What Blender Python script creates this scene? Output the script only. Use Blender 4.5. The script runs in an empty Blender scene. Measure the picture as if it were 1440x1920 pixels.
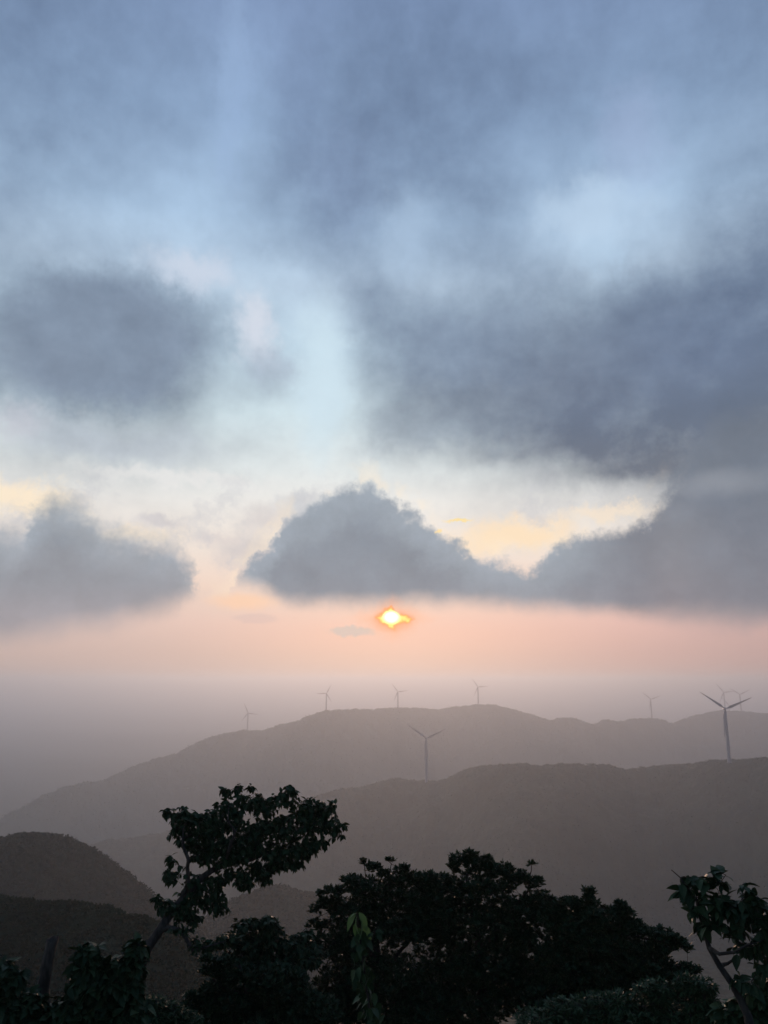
import bpy, math, random
import numpy as np
from mathutils import Vector, Matrix

R = math.radians
sc = bpy.context.scene
col = sc.collection

# ------------------------------------------------------------------ camera
PITCH, FPX = R(12.0), 1493.0            # focal length in pixels of the 1920-high photograph
cam_d = bpy.data.cameras.new('camera')
cam = bpy.data.objects.new('camera', cam_d)
col.objects.link(cam)
cam_d.sensor_fit = 'VERTICAL'
cam_d.sensor_height = 24.0
cam_d.lens = 24.0 * FPX / 1920.0
cam_d.clip_start, cam_d.clip_end = 0.1, 300000.0
cam.location = (0, 0, 0)
cam.rotation_euler = (R(90) + PITCH, 0, 0)
sc.camera = cam


def pdir(px, py):
    """direction in the world seen at a pixel of the photograph"""
    a, b = (px - 720.0) / FPX, (960.0 - py) / FPX
    return Vector((a, math.cos(PITCH) - b * math.sin(PITCH), math.sin(PITCH) + b * math.cos(PITCH)))


def azel(px, py):
    d = pdir(px, py)
    return math.degrees(math.atan2(d.x, d.y)), math.degrees(math.atan2(d.z, math.hypot(d.x, d.y)))


def at(px, py, dist):
    """point at that pixel, at a horizontal distance from the viewpoint"""
    d = pdir(px, py)
    return d * (dist / math.hypot(d.x, d.y))


def azel_to_px(az, el):
    x, y, z = math.sin(R(az)) * math.cos(R(el)), math.cos(R(az)) * math.cos(R(el)), math.sin(R(el))
    f = y * math.cos(PITCH) + z * math.sin(PITCH)
    u = -y * math.sin(PITCH) + z * math.cos(PITCH)
    f = max(f, 0.2)
    return 720 + FPX * x / f, 960 - FPX * u / f


# ------------------------------------------------------------------ exposure and renderer
sc.view_settings.view_transform = 'Standard'
sc.view_settings.look = 'None'
sc.view_settings.exposure = 0.0
sc.view_settings.gamma = 1.0
sc.cycles.use_denoising = True
sc.cycles.volume_bounces = 5
sc.cycles.max_bounces = 6
sc.cycles.diffuse_bounces = 2
sc.cycles.sample_clamp_indirect = 4.0

# ------------------------------------------------------------------ sun
SUN_AZ, SUN_EL = azel(735, 1160)
sun_d = bpy.data.lights.new('sun', 'SUN')
sun_d.energy = 1.08
sun_d.angle = R(0.6)
sun_d.color = (1.0, 0.63, 0.44)
sun = bpy.data.objects.new('sun', sun_d)
col.objects.link(sun)
sv = Vector((math.sin(R(SUN_AZ)) * math.cos(R(SUN_EL)), math.cos(R(SUN_AZ)) * math.cos(R(SUN_EL)), math.sin(R(SUN_EL))))
sun.rotation_euler = sv.to_track_quat('Z', 'Y').to_euler()
sun.location = (0, 0, 60)

# ------------------------------------------------------------------ sky (world)


def lin(c):
    return tuple((v / 255 / 12.92) if v / 255 <= 0.04045 else ((v / 255 + 0.055) / 1.055) ** 2.4 for v in c)


world = bpy.data.worlds.new('World')
sc.world = world
world.use_nodes = True
nt = world.node_tree
nt.nodes.clear()
N, L = nt.nodes, nt.links


def plug(sock, v):
    if isinstance(v, bpy.types.NodeSocket):
        L.new(v, sock)
    elif v is not None:
        sock.default_value = v


def M(op, a, b=None, c=None, clamp=False):
    n = N.new('ShaderNodeMath'); n.operation = op; n.use_clamp = clamp
    plug(n.inputs[0], a); plug(n.inputs[1], b); plug(n.inputs[2], c)
    return n.outputs[0]


def VM(op, a, b=None, scale=None):
    n = N.new('ShaderNodeVectorMath'); n.operation = op
    plug(n.inputs[0], a); plug(n.inputs[1], b)
    if scale is not None:
        plug(n.inputs['Scale'], scale)
    return n.outputs[1] if op in ('LENGTH', 'DOT_PRODUCT') else n.outputs[0]


def step(x, a, b, lo=0.0, hi=1.0):
    n = N.new('ShaderNodeMapRange'); n.interpolation_type = 'SMOOTHSTEP'
    plug(n.inputs[0], x); plug(n.inputs[1], a); plug(n.inputs[2], b); plug(n.inputs[3], lo); plug(n.inputs[4], hi)
    return n.outputs[0]


def mixc(f, a, b):
    n = N.new('ShaderNodeMix'); n.data_type = 'RGBA'; n.clamp_factor = True
    plug(n.inputs['Factor'], f)
    A, B = [s for s in n.inputs if s.type == 'RGBA']
    plug(A, a if isinstance(a, bpy.types.NodeSocket) else (*a, 1)); plug(B, b if isinstance(b, bpy.types.NodeSocket) else (*b, 1))
    return [s for s in n.outputs if s.type == 'RGBA'][0]


def mixf(f, a, b):
    n = N.new('ShaderNodeMix'); n.data_type = 'FLOAT'
    plug(n.inputs[0], f); plug(n.inputs[2], a); plug(n.inputs[3], b)
    return n.outputs[0]


def ramp(f, stops, interp='LINEAR'):
    n = N.new('ShaderNodeValToRGB'); r = n.color_ramp; r.interpolation = interp
    while len(r.elements) > 1:
        r.elements.remove(r.elements[-1])
    for i, (p, c) in enumerate(stops):
        if not isinstance(c, tuple):
            c = (c, c, c)
        e = r.elements[0] if i == 0 else r.elements.new(p)
        e.position = p; e.color = (*c, 1)
    plug(n.inputs[0], f)
    return n.outputs[0]


def noise(vec, scale, detail=4, rough=0.5, dim='2D', lac=2.0):
    n = N.new('ShaderNodeTexNoise'); n.noise_dimensions = dim
    plug(n.inputs['Vector'], vec)
    n.inputs['Scale'].default_value = scale; n.inputs['Detail'].default_value = detail
    n.inputs['Roughness'].default_value = rough; n.inputs['Lacunarity'].default_value = lac
    return n


def comb(x, y, z=0.0):
    n = N.new('ShaderNodeCombineXYZ'); plug(n.inputs[0], x); plug(n.inputs[1], y); plug(n.inputs[2], z)
    return n.outputs[0]


def sep(v):
    n = N.new('ShaderNodeSeparateXYZ'); plug(n.inputs[0], v); return n.outputs


tc = N.new('ShaderNodeTexCoord')
D = VM('NORMALIZE', tc.outputs['Generated'])
dx, dy, dz = sep(D)
DEG = 180 / math.pi
az = M('MULTIPLY', M('ARCTAN2', dx, dy), DEG)
el = M('MULTIPLY', M('ARCSINE', dz), DEG)
AE = comb(az, el)


def warp(v, scale, amp, detail=4, rough=0.55, off=0.0):
    n = noise(VM('ADD', v, (off, off * 0.7, 0)), scale, detail, rough)
    c = VM('SUBTRACT', n.outputs['Color'], (0.5, 0.5, 0.5))
    return VM('ADD', v, VM('MULTIPLY', c, (amp[0], amp[1], 0)))


# cloud cover seen from the viewpoint, 0 = open sky, 9 = thickest, every 90 x 60 pixels
COVER = ['77654345555455566',
         '77655335776655566',
         '76654346777655566',
         '66654347777665556',
         '66554247776554445',
         '56543266776443346',
         '55432466666432256',
         '54322356446411367',
         '55311445446522478',
         '56763113634656788',
         '56776311665667889',
         '56676421577777899',
         '34665331578888999',
         '24554111578899999',
         '34433211346789999',
         '21211100112468988',
         '11110000001111388',
         '00000000000000388',
         '00000000000000277',
         '00000000000000155',
         '00000000000000000']
grid = np.array([[int(c) for c in r] for r in COVER], float)


def cover_at(px, py):
    x = min(max(px / 90.0, 0), 15.999); y = min(max(py / 60.0, 0), 19.999)
    i, j = int(y), int(x); fy, fx = y - i, x - j
    return ((grid[i, j] * (1 - fx) + grid[i, j + 1] * fx) * (1 - fy) + (grid[i + 1, j] * (1 - fx) + grid[i + 1, j + 1] * fx) * fy)


W1 = warp(AE, 0.10, (4.0, 4.0), 6, 0.62)
w1x, w1y, _ = sep(W1)
AZR = 33.0
azf = M('DIVIDE', M('ADD', w1x, AZR), 2 * AZR, clamp=True)
azf_raw = M('DIVIDE', M('ADD', az, AZR), 2 * AZR, clamp=True)
EROWS = [0.0] + [3.0 + 2.25 * i for i in range(20)]
cover = None
for i, e in enumerate(EROWS):
    stops = []
    for j in range(23):
        a = -AZR + 2 * AZR * j / 22
        stops.append((j / 22, cover_at(*azel_to_px(a, e)) / 9.0))
    row = ramp(azf, stops, 'CARDINAL')
    cover = row if cover is None else mixc(step(w1y, EROWS[i - 1], e), cover, row)
cov = M('ADD', cover, 0.0)

n1 = noise(comb(az, M('MULTIPLY', el, 1.25)), 0.30, 6, 0.60).outputs[0]
n2 = noise(comb(M('ADD', az, 31.0), M('MULTIPLY', el, 1.4)), 0.085, 3, 0.5).outputs[0]
tex = M('ADD', M('MULTIPLY', M('SUBTRACT', n1, 0.5), 0.55), M('MULTIPLY', M('SUBTRACT', n2, 0.5), 0.22))
lowfade = step(el, 3.0, 14.0)
cov = M('MULTIPLY_ADD', tex, M('MULTIPLY', lowfade, M('MULTIPLY_ADD', cov, 0.5, 0.5)), cov)
cov = M('MAXIMUM', cov, 0.0)


def el_of(y):
    return azel(720, y)[1]


def eramp(pairs, x=None):
    top = 46.0
    st = sorted([(min(max((el_of(y)) / top, 0), 1), lin(c)) for y, c in pairs])
    return ramp(M('DIVIDE', x if x is not None else el, top, clamp=True), st, 'EASE' if False else 'LINEAR')


clear = eramp([(0, (144, 168, 208)), (240, (158, 186, 220)), (420, (182, 210, 238)), (540, (198, 220, 240)),
               (660, (205, 229, 244)), (780, (216, 235, 242)), (880, (228, 236, 237)), (950, (236, 234, 230)),
               (1030, (238, 226, 216)), (1105, (242, 214, 198)), (1170, (236, 202, 190)), (1230, (216, 184, 174)),
               (1276, (200, 172, 164))])
cloudc = eramp([(0, (100, 120, 150)), (300, (108, 128, 158)), (600, (103, 121, 147)), (800, (97, 110, 129)),
                (900, (110, 118, 131)), (1000, (122, 128, 140)), (1100, (133, 137, 148)), (1276, (150, 140, 145))])
# low sky is greyer away from the sun, to both sides
side = ramp(azf_raw, [(0.0, lin((232, 240, 244))), (0.28, lin((244, 246, 248))), (0.52, (1, 1, 1)), (0.75, lin((244, 232, 236))), (1.0, lin((226, 216, 222)))])
side = mixc(step(el, 9.0, 3.0), (1, 1, 1), side)
clear = VM('MULTIPLY', clear, side)
base = mixc(cov, clear, cloudc)

def blob(cx, cy, rx, ry, v, soft0=1.0, soft1=0.0):
    """soft ellipse round a pixel of the photograph, in degrees on the sky"""
    a, e = azel(cx, cy)
    k = 1493 * math.pi / 180
    d = VM('LENGTH', VM('MULTIPLY', VM('SUBTRACT', v, (a, e, 0)), (k / rx, k / ry, 0)))
    return step(d, soft0, soft1)


W2 = VM('ADD', warp(AE, 0.50, (2.4, 1.9), 6, 0.66, 11.0), VM('SUBTRACT', warp(AE, 1.7, (0.55, 0.5), 4, 0.62, 41.0), AE))
W6 = warp(AE, 0.20, (5.5, 4.4), 7, 0.70, 23.0)
for (cx, cy, rx, ry, f_, c_) in [(360, 505, 130, 50, .8, (206, 216, 232)), (480, 610, 70, 90, .85, (216, 222, 234)),
                                 (30, 790, 80, 45, .7, (214, 214, 222)), (605, 715, 80, 190, .75, (206, 228, 240)), (770, 440, 95, 100, .45, (176, 200, 226)), (1130, 460, 60, 80, .5, (180, 206, 230)), (1110, 390, 170, 70, .6, (192, 214, 236)), (1190, 250, 110, 110, .35, (170, 186, 220)), (440, 150, 55, 220, .5, (154, 180, 216)),
                                 (50, 935, 150, 48, .95, (255, 236, 208)), (240, 1000, 130, 28, .8, (252, 234, 210)), (960, 1010, 170, 55, .95, (252, 226, 192)),
                                 (1140, 962, 150, 26, .9, (244, 228, 208)), (330, 900, 260, 26, .5, (240, 238, 236))]:
    base = mixc(M('MULTIPLY', blob(cx, cy, rx, ry, W6, 1.0, 0.15), f_), base, lin(c_))
for (cx, cy, rx, ry, s1, f_, c_) in [(190, 640, 270, 150, .45, .92, (126, 142, 163)), (40, 690, 230, 130, .2, .7, (128, 143, 163)), (640, 330, 170, 150, .1, .55, (122, 142, 174)), (560, 130, 90, 160, .2, .4, (116, 136, 170)), (510, 690, 75, 50, .2, .6, (168, 182, 200)),
                                     (1130, 690, 540, 190, .15, .75, (110, 124, 146)), (860, 640, 230, 130, .2, .55, (126, 144, 168)), (880, 780, 230, 90, .2, .5, (134, 148, 164)), (1320, 620, 300, 170, .1, .55, (106, 124, 152)), (200, 830, 260, 60, .1, .5, (178, 188, 202)), (760, 800, 120, 70, .1, .6, (150, 164, 178)),
                                     (300, 978, 70, 22, .2, .55, (190, 188, 196)), (470, 1035, 90, 55, .1, .6, (178, 178, 188)), (560, 955, 70, 45, .1, .6, (182, 188, 198)), (400, 1010, 60, 20, .1, .4, (205, 196, 198)), (500, 975, 80, 40, .1, .5, (196, 190, 194)), (560, 935, 60, 24, .1, .5, (202, 206, 212))]:
    base = mixc(M('MULTIPLY', blob(cx, cy, rx, ry, W6 if rx > 100 else W2, 1.0, s1), f_), base, VM('MULTIPLY', lin(c_), comb(*[M('MULTIPLY_ADD', M('SUBTRACT', n1, 0.5), -0.45, 1.0)] * 3)))

# --- low cumulus bank: top edge and under side as heights over the horizon, ragged by noise
TOP = [(-80, 970), (0, 980), (45, 985), (70, 940), (105, 915), (150, 930), (190, 970), (240, 990), (290, 1005), (335, 1015), (358, 1050), (378, 1118),
       (425, 1118), (445, 1075), (475, 1045), (505, 1008), (530, 965), (560, 955), (600, 932), (650, 910), (700, 902), (735, 925), (775, 955), (815, 985),
       (860, 1012), (895, 1048), (940, 1043), (990, 1066), (1015, 1042), (1050, 1008), (1110, 994), (1200, 980), (1245, 915), (1290, 830), (1350, 780), (1440, 760)]
BOT = [(-80, 1206), (0, 1204), (100, 1194), (200, 1180), (280, 1160), (340, 1138), (380, 1108), (430, 1092), (480, 1112), (520, 1132), (600, 1143),
       (740, 1140), (850, 1136), (950, 1142), (1100, 1155), (1260, 1162), (1440, 1166)]


def edge(vx, pts):
    st = []
    for x, y in pts:
        a, e = azel(x, y)
        st.append((min(max((a + AZR) / (2 * AZR), 0), 1), e / 20.0))
    o = []
    for s in st:
        if not o or s[0] > o[-1][0] + 1e-4:
            o.append(s)
    r = None
    while len(o) > 31:      # drop the flattest point
        k_ = min(range(1, len(o) - 1), key=lambda q: abs(o[q][1] - (o[q - 1][1] + (o[q + 1][1] - o[q - 1][1]) * (o[q][0] - o[q - 1][0]) / (o[q + 1][0] - o[q - 1][0]))))
        o.pop(k_)
    r = ramp(M('DIVIDE', M('ADD', vx, AZR), 2 * AZR, clamp=True), o, 'LINEAR')
    return M('MULTIPLY', r, 20.0)


w2x, w2y, _ = sep(W2)
W3 = warp(AE, 0.25, (2.2, 1.1), 5, 0.6, 5.0)
w3x, w3y, _ = sep(W3)
topd = M('SUBTRACT', edge(w2x, TOP), w2y)         # > 0 below the top edge
botd = M('SUBTRACT', w3y, edge(w3x, BOT))         # > 0 above the under side
soft = noise(VM('ADD', AE, (7.0, 3.0, 0)), 0.16, 2, 0.5).outputs[0]
tw = M('MULTIPLY_ADD', soft, 2.6, -0.5)
sidesoft = M('MAXIMUM', step(az, -9.5, -14.0), step(az, 17.0, 21.0))
m_top = step(topd, M('MULTIPLY_ADD', sidesoft, -0.6, -0.2), M('ADD', M('MAXIMUM', tw, 0.85), M('MULTIPLY', sidesoft, 1.0)))
m_bot = step(botd, M('MULTIPLY_ADD', sidesoft, -0.4, -0.5), M('MULTIPLY_ADD', sidesoft, 0.3, 1.35))
bank = M('MULTIPLY', m_top, m_bot)
core = step(topd, 0.0, 4.5)
bankc = mixc(core, lin((153, 165, 177)), lin((128, 139, 152)))
bankc = mixc(step(el, 7.0, 3.4), bankc, lin((150, 150, 158)))
bankc = mixc(step(az, 12.0, 19.0), bankc, lin((118, 124, 136)))
bankc = mixc(M('MULTIPLY', step(az, 12.0, 19.0), step(el, 8.0, 14.0)), bankc, lin((112, 122, 136)))
n3 = noise(VM('ADD', W2, (50.0, 9.0, 0)), 0.34, 5, 0.6).outputs[0]
bankc = VM('MULTIPLY', bankc, comb(*[M('ADD', M('MULTIPLY_ADD', M('SUBTRACT', n1, 0.5), 0.3, 1.0), M('MULTIPLY', M('SUBTRACT', n3, 0.5), 0.35))] * 3))
# thin torn shreds on the sunny side of the bank
shred = M('MULTIPLY', step(noise(comb(M('MULTIPLY', w2x, 0.8), w2y), 0.26, 6, 0.66).outputs[0], 0.50, 0.70),
          M('MULTIPLY', step(el, 5.5, 8.5), step(el, 17.0, 11.5)))
shred = M('MULTIPLY', shred, 0.42)
base = mixc(shred, base, lin((188, 190, 198)))
bright = mixc(M('MULTIPLY', M('MULTIPLY', step(topd, -2.0, -0.1), step(topd, 0.4, -0.1)), M('MULTIPLY', M('MULTIPLY', 0.35, M('SUBTRACT', 1.0, sidesoft)), step(noise(AE, 0.3, 3).outputs[0], 0.45, 0.6))), base, lin((255, 236, 208)))
sky = mixc(M('MULTIPLY', bank, M('MULTIPLY_ADD', sidesoft, -0.08, 0.96)), bright, bankc)


W7 = warp(AE, 1.3, (1.3, 0.8), 5, 0.7, 29.0)
sky = mixc(M('MULTIPLY', blob(1350, 905, 150, 34, W3, 1.0, 0.0), 0.4), sky, lin((168, 172, 180)))
# small grey cloudlets and lit streaks near the sun
W4 = warp(AE, 1.6, (0.75, 0.42), 4, 0.6, 3.0)
sky = mixc(M('MULTIPLY', blob(480, 1160, 50, 12, W4, 1.0, 0.5), 0.5), sky, lin((205, 182, 182)))
sky = mixc(M('MULTIPLY', blob(455, 1128, 85, 22, W4, 1.0, 0.2), 0.6), sky, lin((255, 205, 165)))
sky = mixc(M('MULTIPLY', blob(862, 976, 36, 4.5, W7, 1.0, 0.2), 0.85), sky, lin((255, 224, 140)))
sky = mixc(M('MULTIPLY', blob(822, 997, 9, 4.5, W7, 1.0, 0.2), 0.85), sky, lin((255, 224, 150)))
# glow of the low sun in the haze round it, then the sun itself, half eaten by cloud
g = blob(760, 1190, 520, 75, AE, 1.0, 0.0)
sky = mixc(M('MULTIPLY', M('MULTIPLY', g, 0.38), M('SUBTRACT', 1.0, M('MULTIPLY', bank, 0.75))), sky, lin((252, 188, 164)))
sky = mixc(M('MULTIPLY', blob(660, 1184, 48, 11, W7, 1.1, 0.55), 0.8), sky, lin((196, 186, 184)))
sky = mixc(M('MULTIPLY', blob(737, 1164, 50, 26, W4, 1.0, 0.35), 0.8), sky, lin((250, 150, 105)))
W5 = VM('ADD', warp(AE, 1.0, (1.4, 0.9), 5, 0.70, 23.5), (0.0, 0.0, 0.0))
sd = VM('SUBTRACT', W5, (SUN_AZ + 0.05, SUN_EL + 0.0, 0))
sx, sy, _ = sep(sd)
dia = M('ADD', M('MULTIPLY', M('POWER', M('ABSOLUTE', sx), 0.95), 0.74), M('MULTIPLY', M('ABSOLUTE', sy), 1.2))
sky = mixc(M('MULTIPLY', step(dia, 2.6, 0.8), 0.40), sky, lin((255, 165, 110)))
sky = mixc(step(dia, 1.20, 0.86), sky, lin((255, 152, 64)))
sky = mixc(step(dia, 0.98, 0.62), sky, (1.25, 0.86, 0.19))
sky = mixc(step(VM('LENGTH', VM('MULTIPLY', VM('SUBTRACT', AE, (SUN_AZ - 0.05, SUN_EL + 0.1, 0)), (0.85, 1.15, 0))), 0.66, 0.22), sky, (2.6, 2.3, 1.3))

# the physical sky underneath the clouds adds its share in the open gaps
ns = N.new('ShaderNodeTexSky'); ns.sky_type = 'NISHITA'; ns.sun_disc = False
ns.sun_elevation = R(SUN_EL); ns.sun_rotation = R(SUN_AZ); ns.altitude = 600
nis = VM('SCALE', ns.outputs[0], None, M('MULTIPLY', M('SUBTRACT', 1.0, M('MAXIMUM', bank, cov)), 0.004))
sky = VM('ADD', sky, nis)
# the sky behind the viewer is far from the sun and dusky
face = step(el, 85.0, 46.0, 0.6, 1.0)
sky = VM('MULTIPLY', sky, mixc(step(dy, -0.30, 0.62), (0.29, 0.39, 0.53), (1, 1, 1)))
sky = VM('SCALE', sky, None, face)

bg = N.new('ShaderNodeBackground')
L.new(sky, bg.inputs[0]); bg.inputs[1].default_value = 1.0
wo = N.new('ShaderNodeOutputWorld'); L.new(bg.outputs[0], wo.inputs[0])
world.cycles.sampling_method = 'MANUAL'
world.cycles.sample_map_resolution = 512


# ------------------------------------------------------------------ materials
def new_mat(name):
    m = bpy.data.materials.new(name); m.use_nodes = True
    return m, m.node_tree, m.node_tree.nodes['Principled BSDF']


def forest_mat(name, c0, c1, scale):
    m, t, p = new_mat(name)
    g_ = t.nodes.new('ShaderNodeNewGeometry')
    a = t.nodes.new('ShaderNodeTexNoise'); a.inputs['Scale'].default_value = scale; a.inputs['Detail'].default_value = 6
    a.inputs['Roughness'].default_value = 0.65
    t.links.new(g_.outputs['Position'], a.inputs['Vector'])
    r_ = t.nodes.new('ShaderNodeValToRGB')
    r_.color_ramp.elements[0].position = 0.35; r_.color_ramp.elements[0].color = (*c0, 1)
    r_.color_ramp.elements[1].position = 0.68; r_.color_ramp.elements[1].color = (*c1, 1)
    t.links.new(a.outputs[0], r_.inputs[0]); t.links.new(r_.outputs[0], p.inputs['Base Color'])
    p.inputs['Roughness'].default_value = 0.9; p.inputs['Specular IOR Level'].default_value = 0.15
    return m


def leaf_mat(name, c0, c1, rough=0.55, trans=0.0):
    m, t, p = new_mat(name)
    g_ = t.nodes.new('ShaderNodeNewGeometry')
    r_ = t.nodes.new('ShaderNodeValToRGB')
    r_.color_ramp.elements[0].color = (*c0, 1); r_.color_ramp.elements[1].color = (*c1, 1)
    t.links.new(g_.outputs['Random Per Island'], r_.inputs[0])
    t.links.new(r_.outputs[0], p.inputs['Base Color'])
    p.inputs['Roughness'].default_value = rough; p.inputs['Specular IOR Level'].default_value = 0.25
    if trans:
        tr = t.nodes.new('ShaderNodeBsdfTranslucent'); t.links.new(r_.outputs[0], tr.inputs[0])
        mx = t.nodes.new('ShaderNodeMixShader'); mx.inputs[0].default_value = trans
        t.links.new(p.outputs[0], mx.inputs[1]); t.links.new(tr.outputs[0], mx.inputs[2])
        t.links.new(mx.outputs[0], t.nodes['Material Output'].inputs[0])
    return m


def bark_mat(name, c0, c1):
    m, t, p = new_mat(name)
    x = t.nodes.new('ShaderNodeTexCoord')
    a = t.nodes.new('ShaderNodeTexNoise'); a.inputs['Scale'].default_value = 28; a.inputs['Detail'].default_value = 6
    mp = t.nodes.new('ShaderNodeMapping'); mp.inputs['Scale'].default_value = (1, 1, 0.3)
    t.links.new(x.outputs['Object'], mp.inputs[0]); t.links.new(mp.outputs[0], a.inputs['Vector'])
    r_ = t.nodes.new('ShaderNodeValToRGB')
    r_.color_ramp.elements[0].position = 0.4; r_.color_ramp.elements[0].color = (*c0, 1)
    r_.color_ramp.elements[1].position = 0.65; r_.color_ramp.elements[1].color = (*c1, 1)
    t.links.new(a.outputs[0], r_.inputs[0]); t.links.new(r_.outputs[0], p.inputs['Base Color'])
    b = t.nodes.new('ShaderNodeBump'); b.inputs['Strength'].default_value = 0.7; b.inputs['Distance'].default_value = 0.01
    t.links.new(a.outputs[0], b.inputs['Height']); t.links.new(b.outputs[0], p.inputs['Normal'])
    p.inputs['Roughness'].default_value = 0.9
    return m


def paint_mat(name, c, rough=0.4):
    m, t, p = new_mat(name)
    x = t.nodes.new('ShaderNodeTexCoord')
    a = t.nodes.new('ShaderNodeTexNoise'); a.inputs['Scale'].default_value = 0.3; a.inputs['Detail'].default_value = 4
    t.links.new(x.outputs['Object'], a.inputs['Vector'])
    r_ = t.nodes.new('ShaderNodeValToRGB')
    r_.color_ramp.elements[0].color = (c[0] * .85, c[1] * .85, c[2] * .85, 1); r_.color_ramp.elements[1].color = (*c, 1)
    t.links.new(a.outputs[0], r_.inputs[0]); t.links.new(r_.outputs[0], p.inputs['Base Color'])
    p.inputs['Roughness'].default_value = rough
    return m


FAR_FOREST = forest_mat('far_forest', (0.016, 0.038, 0.030), (0.036, 0.064, 0.048), 0.012)
MID_FOREST = forest_mat('wooded_slope', (0.014, 0.036, 0.028), (0.032, 0.062, 0.044), 0.03)
NEAR_FOREST = forest_mat('near_wood', (0.014, 0.038, 0.022), (0.032, 0.064, 0.034), 0.09)
EARTH = forest_mat('undergrowth', (0.030, 0.034, 0.020), (0.055, 0.060, 0.034), 0.5)
TURBINE = paint_mat('turbine_paint', (0.44, 0.44, 0.46))
BARK = bark_mat('grey_bark', (0.050, 0.038, 0.026), (0.10, 0.080, 0.058))
TWIG = bark_mat('dark_bark', (0.036, 0.028, 0.020), (0.072, 0.058, 0.042))
LEAF_BROAD = leaf_mat('broad_leaf', (0.024, 0.048, 0.016), (0.052, 0.084, 0.030))
LEAF_DARK = leaf_mat('dark_leaf', (0.022, 0.044, 0.016), (0.046, 0.076, 0.028))
LEAF_SHRUB = leaf_mat('shrub_leaf', (0.030, 0.058, 0.020), (0.066, 0.105, 0.038))
LEAF_YOUNG = leaf_mat('young_leaf', (0.075, 0.15, 0.045), (0.13, 0.22, 0.075), 0.45, 0.3)


def tag(o, label=None, cat=None, group=None, kind=None):
    if label: o['label'] = label
    if cat: o['category'] = cat
    if group: o['group'] = group
    if kind: o['kind'] = kind
    return o


def mesh_obj(name, verts, faces, mat, parent=None, smooth=True):
    me = bpy.data.meshes.new(name)
    me.from_pydata([tuple(v) for v in verts], [], faces)
    me.materials.append(mat)
    if smooth:
        me.polygons.foreach_set('use_smooth', [True] * len(me.polygons))
    me.update()
    o = bpy.data.objects.new(name, me); col.objects.link(o)
    o.parent = parent
    return o


def np_mesh(name, V, F, mat, parent=None, smooth=True):
    """V (n,3), F (m,4) or (m,3)"""
    me = bpy.data.meshes.new(name)
    k = F.shape[1]
    me.vertices.add(len(V)); me.vertices.foreach_set('co', np.ascontiguousarray(V, dtype=np.float32).ravel())
    me.loops.add(F.size); me.loops.foreach_set('vertex_index', np.ascontiguousarray(F, dtype=np.int32).ravel())
    me.polygons.add(len(F)); me.polygons.foreach_set('loop_start', np.arange(0, F.size, k, dtype=np.int32))
    me.polygons.foreach_set('loop_total', np.full(len(F), k, dtype=np.int32))
    me.polygons.foreach_set('use_smooth', np.full(len(F), smooth, dtype=bool))
    me.materials.append(mat)
    me.update(calc_edges=True); me.validate()
    o = bpy.data.objects.new(name, me); col.objects.link(o); o.parent = parent
    return o


def empty(name, loc, rz=0.0):
    o = bpy.data.objects.new(name, None); col.objects.link(o)
    o.location = loc; o.rotation_euler = (0, 0, rz); o.empty_display_size = 0.3
    return o


# ------------------------------------------------------------------ terrain
def h2(ix, iy, seed):
    v = np.sin(ix * 127.1 + iy * 311.7 + seed * 74.7) * 43758.5453
    return v - np.floor(v)


def vnoise(x, y, seed):
    ix, iy = np.floor(x), np.floor(y)
    fx, fy = x - ix, y - iy
    fx = fx * fx * (3 - 2 * fx); fy = fy * fy * (3 - 2 * fy)
    return ((h2(ix, iy, seed) * (1 - fx) + h2(ix + 1, iy, seed) * fx) * (1 - fy)
            + (h2(ix, iy + 1, seed) * (1 - fx) + h2(ix + 1, iy + 1, seed) * fx) * fy)


def fbm(x, y, seed, octs=5, gain=0.5):
    s, a, t = 0, 1.0, 0
    for i in range(octs):
        s = s + a * vnoise(x * 2 ** i, y * 2 ** i, seed + i * 3.1); t += a; a *= gain
    return s / t


def crowns(x, y, cell, seed):
    """tree crowns as domes on a jittered grid, 0..1"""
    gx, gy = x / cell, y / cell
    ix, iy = np.floor(gx), np.floor(gy)
    out = np.zeros_like(gx)
    for a in (-1, 0, 1):
        for b in (-1, 0, 1):
            cx, cy = ix + a, iy + b
            px_ = cx + h2(cx, cy, seed); py_ = cy + h2(cx, cy, seed + 5)
            sz = 0.55 + 0.45 * h2(cx, cy, seed + 9)
            d2 = ((gx - px_) ** 2 + (gy - py_) ** 2) / (0.75 * sz) ** 2
            out = np.maximum(out, sz * np.sqrt(np.clip(1 - d2, 0, 1)))
    return out


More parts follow.
